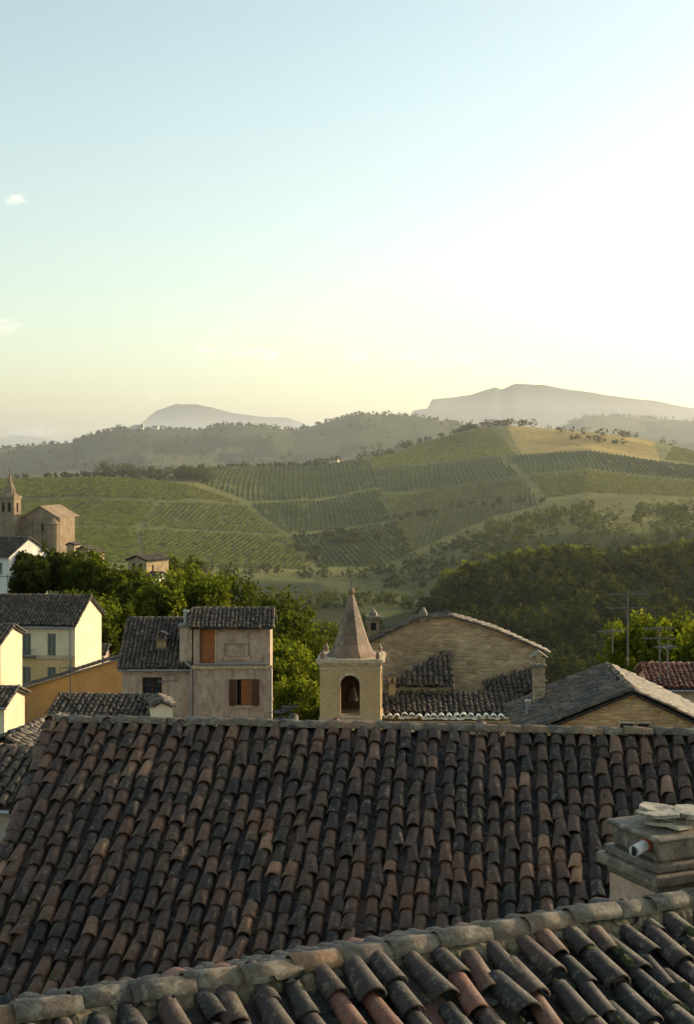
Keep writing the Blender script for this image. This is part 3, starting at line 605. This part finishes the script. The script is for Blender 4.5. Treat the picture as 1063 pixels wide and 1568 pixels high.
b=B(); b.box(-.75,-.1,.4,1.3,-2.4,-.25,0); b.box(-.85,0,.3,1.4,-.25,-.12,1); b.cyl((-.45,.8,-.12),(-.45,.8,.55),.13,n=12,m=2); b.cyl((-.45,.8,.55),(-.45,.8,.63),.18,n=12,m=2); b.obj('stair_turret',[M_pink,M_conc,M_metal],e2)
chimney(e,1.95,1.2,.75,.5,.45,M_brick)
# small foreground shed roof with pale gable
o=S(80,1098,55); kk=55/F
e=house('low_tiled_shed',o,math.radians(-5),(226-84)*kk,3.2,8,.3,'x',M_rubble,MT_dark,ov=.2,gutter=False)
b=B(); o=S(232,1086,54); e=empty('pale_stone_outbuilding',o,math.radians(12)); ww=.8
wall(b,(0,0,0),(1,0,0),ww,-8,0); wall(b,(ww,0,0),(0,1,0),1.6,-8,0); wall(b,(0,1.6,0),(0,-1,0),1.6,-8,0); wall(b,(ww,1.6,0),(-1,0,0),ww,-8,0)
b.poly([(0,0,0),(ww,0,0),(ww/2,0,.2)]); b.obj('walls',WM(M_cream),e)
for sg in (-1,1): add_tiles(e,MT_dark,((ww/2,-.08,.24),(0,1,0),unit((sg,0,-.47)),1.7,.46),'tiles')
# ochre wall with raking coping
kk=84/F; e=empty('ochre_building',S(15,1060,84),0); w=(192-15)*kk; h1=(1060-1006)*kk; b=B()
b.poly([(0,0,-8),(w,0,-8),(w,0,h1),(0,0,0)]); b.poly([(0,5,-8),(w,5,-8),(w,5,h1-.6),(0,5,-.6)]); b.poly([(0,0,-8),(0,5,-8),(0,5,-.6),(0,0,0)]); b.poly([(w,0,-8),(w,5,-8),(w,5,h1-.6),(w,0,h1)]); b.obj('walls',[M_ochre],e)
add_tiles(e,MT_dark,((w,-.15,h1+.06),(0,1,0),unit((-w,0,-h1)),1.2,math.hypot(w,h1)+.2))
b=B(); b.poly([(w,-.1,h1+.03),(w,5,h1-.6),(0,5,-.6),(0,-.1,.03)]); b.cyl((-.1,-.15,-8),(-.1,-.15,-.1),.06); b.cyl((-.15,-.22,0),(w,-.22,h1),.05); b.obj('gutter',[M_metal],e)
# cream house left
kk=90/F; o=S(-75,953,90); r_=lambda x0,x1,y0,y1,k: ((x0+75)*kk,-(y1-953)*kk,(x1+75)*kk,-(y0-953)*kk,k)
w=(120+75)*kk
e=house('cream_house',o,math.radians(-6),w,6.0,10,.45,'x',M_cream,MT_dark,ops=[r_(-36,-24,968,1003,'closed'),r_(0,12,968,1003,'closed'),r_(38,51,968,1003,'closed'),r_(77,90,968,1003,'closed'),r_(0,12,1019,1045,'closed'),r_(38,51,1019,1045,'closed'),r_(77,90,1019,1045,'closed')],ov=.4)
b=B(); b.box(-.02,w+.02,-.09,-.004,-(1007-953)*kk,-(1001-953)*kk,0); b.obj('string_course',[M_trim],e)
b=B(); wall(b,(0,-.012,0),(1,0,0),w-.005,-9.9,-(1007.5-953)*kk,[r_(0,12,1019,1045,'open')[:4]+('plain',),r_(38,51,1019,1045,'x')[:4]+('plain',),r_(77,90,1019,1045,'x')[:4]+('plain',)],rv=.01)
keep=[i for i,mm in enumerate(b.m) if mm==0]; b.f=[b.f[i] for i in keep]; b.m=[0]*len(keep); b.obj('lower_storey_render',[M_yellow],e)
b=B(); b.cyl((w-.3,-.1,-10),(w-.3,-.1,-.3),.05); b.obj('drain_pipe',[M_metal],e)
b=B()   # small balcony rail under the middle windows
for (xa,xb) in ((30,60),): 
    x0,x1=(xa+75)*kk,(xb+75)*kk; zb_=-(1003-953)*kk; b.box(x0,x1,-.4,-.092,zb_-.05,zb_,0); b.cyl((x0,-.4,zb_+.45),(x1,-.4,zb_+.45),.015,n=5)
    for i in range(12): b.cyl((x0+(x1-x0)*i/11,-.4,zb_),(x0+(x1-x0)*i/11,-.4,zb_+.45),.01,n=4)
b.obj('balcony',[M_antenna],e)
o=S(-60,983,78); house('cream_annexe',o,math.radians(-4),(2+60)*78/F,4,9,.3,'x',M_cream,MT_dark,ov=.2)
o=S(-60,1080,62); house('yellow_annexe',o,math.radians(-4),(8+60)*62/F,3,9,.3,'x',M_cream,MT_dark,ov=.2)
o=S(-30,1155,36); house('grey_low_house',o,math.radians(-12),(60+30)*36/F,3.0,6,.5,'y',M_grey,MT_dark,ov=.25)
o=S(-60,1225,28); house('grey_lean_to',o,math.radians(-10),(40+60)*28/F,3.0,6,.4,'x',M_grey,MT_dark,ov=.25)
# white house upper-left
kk=150/F; o=S(-90,848,150); w=(38+90)*kk
e=house('white_hill_house',o,math.radians(-24),w,6.5,7,.5,'x',M_white,MT_dark,ov=.3,ops=[(7.2,-1.8,7.9,-.7,'closed')])
o=S(196,858,165)
e=house('small_stone_house',o,math.radians(-30),2.7,4.2,6,.35,'y',M_rubble,MT_dark,ov=.2,ops=[(.6,-1.3,1.05,-.3,'open'),(1.6,-1.3,2.05,-.3,'open')],rops=[(1,-1.3,1.4,-.5,'open')],gutter=False)
o=S(224,885,160); house('white_garden_house',o,math.radians(-20),1.2,3,3,.3,'x',M_white,MT_dark,ov=.1,gutter=False)
o=S(132,1003,105); house('garden_outbuilding',o,0,1.3,3,6,.3,'x',M_pink,MT_dark,ov=.1,gutter=False)
# hill church
kk=230/F; e=empty('hilltop_church',S(15,804,230),math.radians(-12)); b=B(); tw=1.35
wall(b,(-tw,-tw,0),(1,0,0),2*tw,-6,4.4,[(.55,2.2,1.1,3.6,'open'),(1.6,2.2,2.15,3.6,'open')]); wall(b,(tw,-tw,0),(0,1,0),2*tw,-6,4.4,[(1.0,2.2,1.7,3.6,'open')]); wall(b,(tw,tw,0),(-1,0,0),2*tw,-6,4.4); wall(b,(-tw,tw,0),(0,-1,0),2*tw,-6,4.4)
b.box(-tw-.15,tw+.15,-tw-.15,tw+.15,4.4,4.7,3); b.lathe((0,0,0),[(1.5,4.7),(1.2,5.1),(1.0,5.2),(.95,5.8),(.5,6.8),(.08,8.2)],8,3); b.box(-.04,.04,-.04,.04,8.2,9.0,3); b.box(-.3,.3,-.04,.04,8.55,8.63,3)
for sx in(-1,1): b.lathe((sx*tw,-tw,0),[(.2,4.7),(.2,5.1),(.03,5.9)],6,3)
wall(b,(tw+.1,1,0),(1,0,0),6.8,-6,1.2,[(3.6,-.9,4.0,.2,'open')]); wall(b,(tw+6.9,1,0),(0,1,0),6,-6,1.2); b.poly([(tw+.1,1,1.2),(tw+6.9,1,1.2),(tw+3.5,1,3.0)],0)
b.poly([(tw+.1,.8,1.15),(tw+3.5,.8,3.1),(tw+3.5,9,3.1),(tw+.1,9,1.15)],3); b.poly([(tw+7.0,.8,1.15),(tw+3.5,.8,3.1),(tw+3.5,9,3.1),(tw+7.0,9,1.15)],3)
b.lathe((tw+6.2,0,0),[(1.0,-6),(1.0,.2),(1.2,.3),(.1,1.2)],10,0)
for xx in (1.8,3.4,5.2): b.box(tw+xx,tw+xx+.35,.8,.998,-6,1.1,3)
b.obj('church_body',[M_church,M_dark,M_shut,M_church,M_dark,M_dark],e)
for (a_,b_,D_,w_) in ((102,835,200,1.2),(118,842,190,1.6),(134,848,180,1.4)):
    house('village_shed',S(a_,b_,D_),math.radians(-15),w_,2,4,.4,'y',M_rubble,MT_dark,ov=.1,gutter=False)
# ---------------------------------------------------------------- bell tower
e=empty('bell_tower',S(538.5,1013,57.2),math.radians(-3)); h=2.39/2; b=B()
def arch_wall(b,P,ux,w,z0,z1,a0,a1,zb,zs,dep=.35,blind=False):
    P=Vector(P);ux=Vector(ux);n=Vector((ux.y,-ux.x,0)); pt=lambda x,z,o=0:P+ux*x+Vector((0,0,z))+n*o
    b.poly([pt(0,z0),pt(a0,z0),pt(a0,z1),pt(0,z1)]); b.poly([pt(a1,z0),pt(w,z0),pt(w,z1),pt(a1,z1)]); b.poly([pt(a0,z0),pt(a1,z0),pt(a1,zb),pt(a0,zb)])
    r=(a1-a0)/2; c=(a0+a1)/2; k=14; A=[(c-r*math.cos(math.pi*i/k),zs+r*math.sin(math.pi*i/k)) for i in range(k+1)]
    for i in range(k): b.poly([pt(*A[i]),pt(*A[i+1]),pt(A[i+1][0],z1),pt(A[i][0],z1)]); b.poly([pt(*A[i]),pt(*A[i+1]),pt(*A[i+1],-dep),pt(*A[i],-dep)])
    b.poly([pt(a0,zb),pt(a0,zs),pt(a0,zs,-dep),pt(a0,zb,-dep)]); b.poly([pt(a1,zb),pt(a1,zs),pt(a1,zs,-dep),pt(a1,zb,-dep)]); b.poly([pt(a0,zb),pt(a1,zb),pt(a1,zb,-dep),pt(a0,zb,-dep)])
    b.poly([pt(.3,z0,-dep),pt(a0,z0,-dep),pt(a0,z1,-dep),pt(.3,z1,-dep)]); b.poly([pt(a1,z0,-dep),pt(w-.3,z0,-dep),pt(w-.3,z1,-dep),pt(a1,z1,-dep)]); b.poly([pt(a0,z0,-dep),pt(a1,z0,-dep),pt(a1,zb,-dep),pt(a0,zb,-dep)])
    for i in range(k): b.poly([pt(*A[i],-dep),pt(*A[i+1],-dep),pt(A[i+1][0],z1,-dep),pt(A[i][0],z1,-dep)])
    if blind: b.poly([pt(a0-.1,zb-.1,-dep-.01),pt(a1+.1,zb-.1,-dep-.01),pt(a1+.1,z1,-dep-.01),pt(a0-.1,z1,-dep-.01)],2)  # added panel closes the arch; its dark colour stands in for inner shade
    A2=[(c-(r+.11)*math.cos(math.pi*i/k),zs+(r+.11)*math.sin(math.pi*i/k)) for i in range(k+1)]
    for i in range(k): b.poly([pt(*A[i],.03),pt(*A[i+1],.03),pt(*A2[i+1],.03),pt(*A2[i],.03)],1); b.poly([pt(*A2[i],.03),pt(*A2[i+1],.03),pt(*A2[i+1]),pt(*A2[i])],1)
for j,(P,ux) in enumerate((((-h,-h,0),(1,0,0)),((h,-h,0),(0,1,0)),((h,h,0),(-1,0,0)),((-h,h,0),(0,-1,0)))):
    arch_wall(b,P,ux,2*h,-14,0,h-.385,h+.385,-1.95,-.75,blind=j in (2,3))
b.poly([(-h,-h,-2.6),(h,-h,-2.6),(h,h,-2.6),(-h,h,-2.6)]); b.poly([(-h,-h,-.02),(h,-h,-.02),(h,h,-.02),(-h,h,-.02)])
b.obj('shaft',[M_tower,M_trim,simple('belfry_shade',(.09,.07,.05))],e)  # third material paints the belfry's inner shade on the arch panels
b=B()
for (o_,z0,z1) in ((.04,-2.2,-2.08),(.03,-.16,-.1),(.05,0,.06),(.1,.062,.12),(.16,.122,.19),(.09,.192,.26)): b.box(-h-o_,h+o_,-h-o_,h+o_,z0,z1)
b.box(-.46,.46,-h-.07,-h-.003,-2.05,-1.95)
b.obj('cornice',[M_trim],e,.01)
b=B(); b.lathe((0,0,0),[(1.1,.262),(.92,.42),(.74,.75),(.55,1.3),(.34,1.95),(.18,2.45),(.09,2.7),(.15,2.77),(.15,2.87),(.05,2.95)],8,0,math.pi/8)
b.cyl((0,0,2.95),(0,0,3.3),.025,n=6,m=1)
for sx in(-1,1):
    for sy in(-1,1): b.lathe((sx*(h-.1),sy*(h-.1),0),[(.09,.262),(.09,.38),(.11,.4),(.02,.6)],8,0)
b.obj('spire',[tilemat('spire_stone',[(0,(.2,.125,.075)),(1,(.28,.18,.105))],.55,9,(.3,.22,.14)),M_antenna],e)
b=B(); b.lathe((0,0,0),[(.3,-1.55),(.29,-1.5),(.22,-1.3),(.16,-1.05),(.1,-.95),(.05,-.92)],14,0); b.cyl((-h+.3,0,-.85),(h-.3,0,-.85),.05); b.cyl((0,0,-.95),(0,0,-.85),.03); b.obj('bell',[M_bell],e,0,True)
# ---------------------------------------------------------------- stone gable house
D_=62; kk=D_/F; e=empty('stone_gable_house',S(560,1070,D_),0); X=lambda p_:(p_-560)*kk; Zz=lambda p_:-(p_-1070)*kk
prf=[(560,988),(640,950),(690,946),(760,967),(838,1002)]; b=B(); dd=.9
fr=[(X(560),0,-9),(X(832),0,-9)]+[(X(a_),0,Zz(b_)) for a_,b_ in reversed(prf[:-1]+[(832,999)])]; b.poly(fr); b.poly([(x,dd,z) for x,_,z in fr])
b.poly([(X(832),0,-9),(X(832),dd,-9),(X(832),dd,Zz(999)),(X(832),0,Zz(999))]); b.poly([(X(560),0,-9),(X(560),dd,-9),(X(560),dd,Zz(988)),(X(560),0,Zz(988))])
b.cyl((X(820),-.015,Zz(1018)),(X(820),.1,Zz(1018)),.14,n=16,m=1)
b.box(X(600),X(826),dd,7,-9,Zz(1010),0)
b.obj('walls',[M_rubble,M_dark],e)
for i in range(len(prf)-1):
    p0=Vector((X(prf[i][0]),-.15,Zz(prf[i][1])+.04)); p1=Vector((X(prf[i+1][0]),-.15,Zz(prf[i+1][1])+.04)); d=(p1-p0)
    if d.z>0: p0,p1=p1,p0; d=-d
    add_tiles(e,MT_dark,(tuple(p0),(0,1,0),unit(d),dd+.25,d.length))
b=B()
for i in range(len(prf)-1):
    x0,z0=X(prf[i][0]),Zz(prf[i][1]); x1,z1=X(prf[i+1][0]),Zz(prf[i+1][1]); b.poly([(x0,-.17,z0),(x1,-.17,z1),(x1,-.17,z1+.06),(x0,-.17,z0+.06)]); b.poly([(x0,-.17,z0),(x1,-.17,z1),(x1,dd,z1),(x0,dd,z0)])
b.obj('verge',[M_conc],e)
b=B(); b.box(X(563),X(581),.3,1.0,Zz(1000),Zz(950),0); b.box(X(561),X(583),.2,1.1,Zz(950),Zz(945),1); b.box(X(568),X(576),.28,.298,Zz(966),Zz(955),2); b.lathe((X(572),.7,Zz(945)),[(.2,0),(.17,.12),(.04,.3)],8,1)
b.lathe((X(648),.0,Zz(952)),[(.26,0),(.26,.2),(.18,.25),(.18,.42),(.05,.62)],8,1); b.obj('bellcote',[M_church,M_conc,M_dark],e)
# lower roofs in front of it
D_=58.5; kk=D_/F; e=empty('lean_to_roofs',S(585,1090,D_),0); X=lambda p_:(p_-585)*kk; Zz=lambda p_:-(p_-1090)*kk
b=B(); wall(b,(0,0,-.08),(1,0,0),X(800),-8,-.05); b.box(X(800)-.01,X(800),0,3,-8,0,0)
b.obj('walls',WM(M_rubble),e)
Dv=unit((0,-1,-.3)); add_tiles(e,MT_dark,((0,1.55,.5),(1,0,0),Dv,X(805),1.85))
b=B(); b.poly([(0,1.6,.43),(X(805),1.6,.43),(X(805),-.3,-.14),(0,-.3,-.14)]); b.box(0,X(790),-.55,-.32,-.33,-.28,1); b.obj('deck_and_fascia',[M_deck,M_trim],e)
V_,Q_,T_=tiles((0,-.3,-.11),(1,0,0),unit((0,-1,-.15)),X(788),.34,ex=.34,seg=7,sp=.3,rad=.13); npmesh('pale_eave_tiles',V_,Q_,simple('pale_tile',(.8,.76,.62),.7),T_,True,e)  # near-white tile row along the eave
W_=X(694)-X(598); Dv=unit((0,-1,-.75))
add_tiles(e,MT_dark,((X(596),2.9,Zz(1014)),(1,0,0),Dv,W_+.1,2.0),inside=lambda x,y:(x>W_*(1-y/1.9)*.98-.1))
b=B(); b.poly([(X(694),2.9,Zz(1016)),(X(596),1.55,Zz(1062)),(X(694),1.55,Zz(1062))],0); b.poly([(X(698),2.9,Zz(1014)),(X(698),1.5,Zz(1058)),(X(698),1.5,Zz(1090)),(X(698),2.9,Zz(1090))],1); b.obj('hip_deck',[M_deck,M_conc],e)
add_caps(e,MT_dark,(X(696),2.9,Zz(1013)),(X(594),1.5,Zz(1062)),name='hip_caps'); add_caps(e,MT_dark,(X(697),2.9,Zz(1013)),(X(697),1.4,Zz(1064)),name='verge_caps')
add_tiles(e,MT_dark,((X(752),2.9,Zz(1062)),unit((1,0,.3)),unit((0,-1,-.4)),X(838)-X(752),1.7))
b=B(); b.poly([(X(752),2.9,Zz(1064)),(X(838),2.9,Zz(1038)),(X(838),1.2,Zz(1064)),(X(752),1.2,Zz(1090))]); b.obj('rear_deck',[M_deck],e)
chimney(e,X(602),1.3,Zz(1065),.28,.3,M_tower); chimney(e,X(829),.6,Zz(1072),.4,.42,M_tower)
# ---------------------------------------------------------------- right brick gable house
D_=40; kk=D_/F; o=S(812,1126,D_)
wL=(966-812)*kk; zr=(1126-1062)*kk; w=wL*1.9
e=house('brick_gable_house',o,math.radians(-2),w,4.6,9,zr/wL,'y',M_brick,MT_dark,ov=.3,ridge=wL/w,sh=M_wood,ops=[((948-812)*kk,-.25,(969-812)*kk,-.001,'plain')])
b=B()
for xa,xb in ((948,969),(974,994)):
    x0,x1=(xa-812)*kk,(xb-812)*kk; b.box(x0-.04,x1+.04,-.05,-.004,-.1,.42,0); b.box(x0,x1,-.07,-.052,-.05,.36,1)
    b.box(x0,x0+.04,-.09,-.072,-.05,.36,2); b.box(x1-.04,x1,-.09,-.072,-.05,.36,2)
b.obj('gable_windows',[M_trim,M_dark,M_wood],e)
chimney(e,.6,3.6,.9,.35,.5,M_rubble)
o=S(1000,1052,62); house('red_roof_house',o,math.radians(-3),5.5,4,8,.3,'x',M_pink,MT_red,ov=.3)
# ---------------------------------------------------------------- far farmhouses
def farm(px_,D_,w,h,mat,name='hill_farmhouse'):
    z=CZ+gz(px_,D_); house(name,Vector(((px_-CX)/F*D_,D_,z+h)),math.radians(-15),w,7,h+3,.4,'x',mat,MT_red,ov=.3,gutter=False,ops=[(w*.25,-h*.6,w*.25+1,-h*.25,'open'),(w*.65,-h*.6,w*.65+1,-h*.25,'open')])
farm(735,1438,12,5,M_pink); farm(204,2940,22,8,M_white); farm(232,2950,14,6,M_white); farm(505,1238,7,3,M_cream); farm(492,2300,12,6,M_white)
# ---------------------------------------------------------------- antennas, poles
antenna(961,905,1020,52,.2,1.4,(0,.5)); antenna(938,962,1000,60,.5,1.2); antenna(1010,958,1040,58,.1,1.2,(0,.4)); antenna(1022,985,1040,50,.9,.8)
antenna(808,1070,1125,44,.3,.8); antenna(108,1018,1095,60,.2,.9); antenna(258,1030,1085,72,.5,1.0,(0,.3)); antenna(445,1078,1125,60,.3,.6); antenna(430,1085,1125,60,1.0,.8,(0,.3)); antenna(62,800,840,150,.4,1.0); antenna(12,880,920,95,.3,1.0)
b=B(); p=S(808,1075,42); b.cyl((p.x,p.y,p.z-1.2),(p.x,p.y,p.z),.06,n=10); b.cyl((p.x,p.y,p.z),(p.x,p.y,p.z+.06),.1,n=10); b.obj('flue_pipe',[M_metal])
# ---------------------------------------------------------------- atmospheric haze (real scattering volume)
m=bpy.data.materials.new('haze_volume'); m.use_nodes=True; nt=m.node_tree; nt.nodes.clear(); o_=N(nt,'ShaderNodeOutputMaterial'); vs=N(nt,'ShaderNodeVolumeScatter')
vs.inputs['Color'].default_value=(1,1,1,1); vs.inputs['Density'].default_value=1.1e-4; vs.inputs['Anisotropy'].default_value=.42
nt.links.new(vs.outputs[0],o_.inputs['Volume'])
b=B(); b.box(-30000,30000,120,30000,CZ-90,CZ+280); b.obj('atmospheric_haze',[m])
# ---------------------------------------------------------------- sky + sun
w=bpy.data.worlds.new('World'); scene.world=w; w.use_nodes=True; nt=w.node_tree; nt.nodes.clear()
out=N(nt,'ShaderNodeOutputWorld'); bg=N(nt,'ShaderNodeBackground'); sky=N(nt,'ShaderNodeTexSky',sky_type='NISHITA'); sky.sun_disc=False
sky.sun_elevation=math.radians(SUN_EL); sky.sun_rotation=math.radians(SUN_AZ); sky.air_density=1.0; sky.dust_density=1.4; sky.ozone_density=1.0
tc=N(nt,'ShaderNodeTexCoord'); sp_=N(nt,'ShaderNodeSeparateXYZ'); nt.links.new(tc.outputs['Generated'],sp_.inputs[0])
def M2(op,a,b_=None):
    n=N(nt,'ShaderNodeMath',operation=op)
    for i,v in enumerate((a,b_)):
        if v is None: continue
        if isinstance(v,(int,float)): n.inputs[i].default_value=v
        else: nt.links.new(v,n.inputs[i])
    return n.outputs[0]
yy=M2('MAXIMUM',sp_.outputs[1],.05); U=M2('DIVIDE',sp_.outputs[0],yy); Vv=M2('DIVIDE',sp_.outputs[2],yy)
acc=None
for (cx,cy,rx,ry) in ((25,305,22,10),(5,500,32,13),(375,542,32,9),(408,545,28,14),(545,547,20,9),(640,547,38,11),(712,548,34,11),(812,551,30,11),(60,662,50,10),(235,605,16,9),(318,536,22,7)):
    a1=M2('DIVIDE',M2('SUBTRACT',U,(cx-CX)/F),rx/F); a2=M2('DIVIDE',M2('SUBTRACT',Vv,(H0-cy)/F),ry/F)
    q=M2('SUBTRACT',1.0,M2('ADD',M2('MULTIPLY',a1,a1),M2('MULTIPLY',a2,a2))); acc=q if acc is None else M2('MAXIMUM',acc,q)
mp=N(nt,'ShaderNodeMapping'); mp.inputs['Scale'].default_value=(1,1,2); nt.links.new(tc.outputs['Generated'],mp.inputs[0])
nz=noise(nt,mp.outputs[0],130,5,.65); cl=M2('ADD',acc,M2('MULTIPLY',M2('SUBTRACT',nz,.52),4.5))
rr=ramp(nt,M2('MULTIPLY',cl,.4),[(0,(0,0,0)),(.7,(1,1,1))])
hs=N(nt,'ShaderNodeHueSaturation'); hs.inputs['Saturation'].default_value=.8; nt.links.new(sky.outputs[0],hs.inputs['Color'])
tint=mixc(nt,1.0,hs.outputs[0],(1.66,1.68,1.44),'MULTIPLY')
c=mixc(nt,M2('MULTIPLY',rr,.6),tint,(10.5,9.6,8.2))
nt.links.new(c,bg.inputs[0]); bg.inputs[1].default_value=.15; nt.links.new(bg.outputs[0],out.inputs[0])
sl=bpy.data.lights.new('sun','SUN'); sl.energy=5; sl.angle=math.radians(.5); sl.color=(1,.79,.5); so=link(bpy.data.objects.new('sun',sl))
az=math.radians(SUN_AZ); el=math.radians(SUN_EL); d=Vector((math.sin(az)*math.cos(el),math.cos(az)*math.cos(el),math.sin(el))); so.rotation_euler=(-d).to_track_quat('-Z','Y').to_euler(); so.location=(60,30,CZ+60)
cam=bpy.data.cameras.new('camera'); cam.lens=50; cam.sensor_width=36; cam.sensor_fit='AUTO'; cam.shift_y=-84/1568; cam.clip_start=.1; cam.clip_end=120000
co_=link(bpy.data.objects.new('camera',cam)); co_.location=(0,0,CZ); co_.rotation_euler=(math.radians(90),0,0); scene.camera=co_
scene.view_settings.view_transform='Standard'; scene.view_settings.look='None'; scene.view_settings.exposure=0
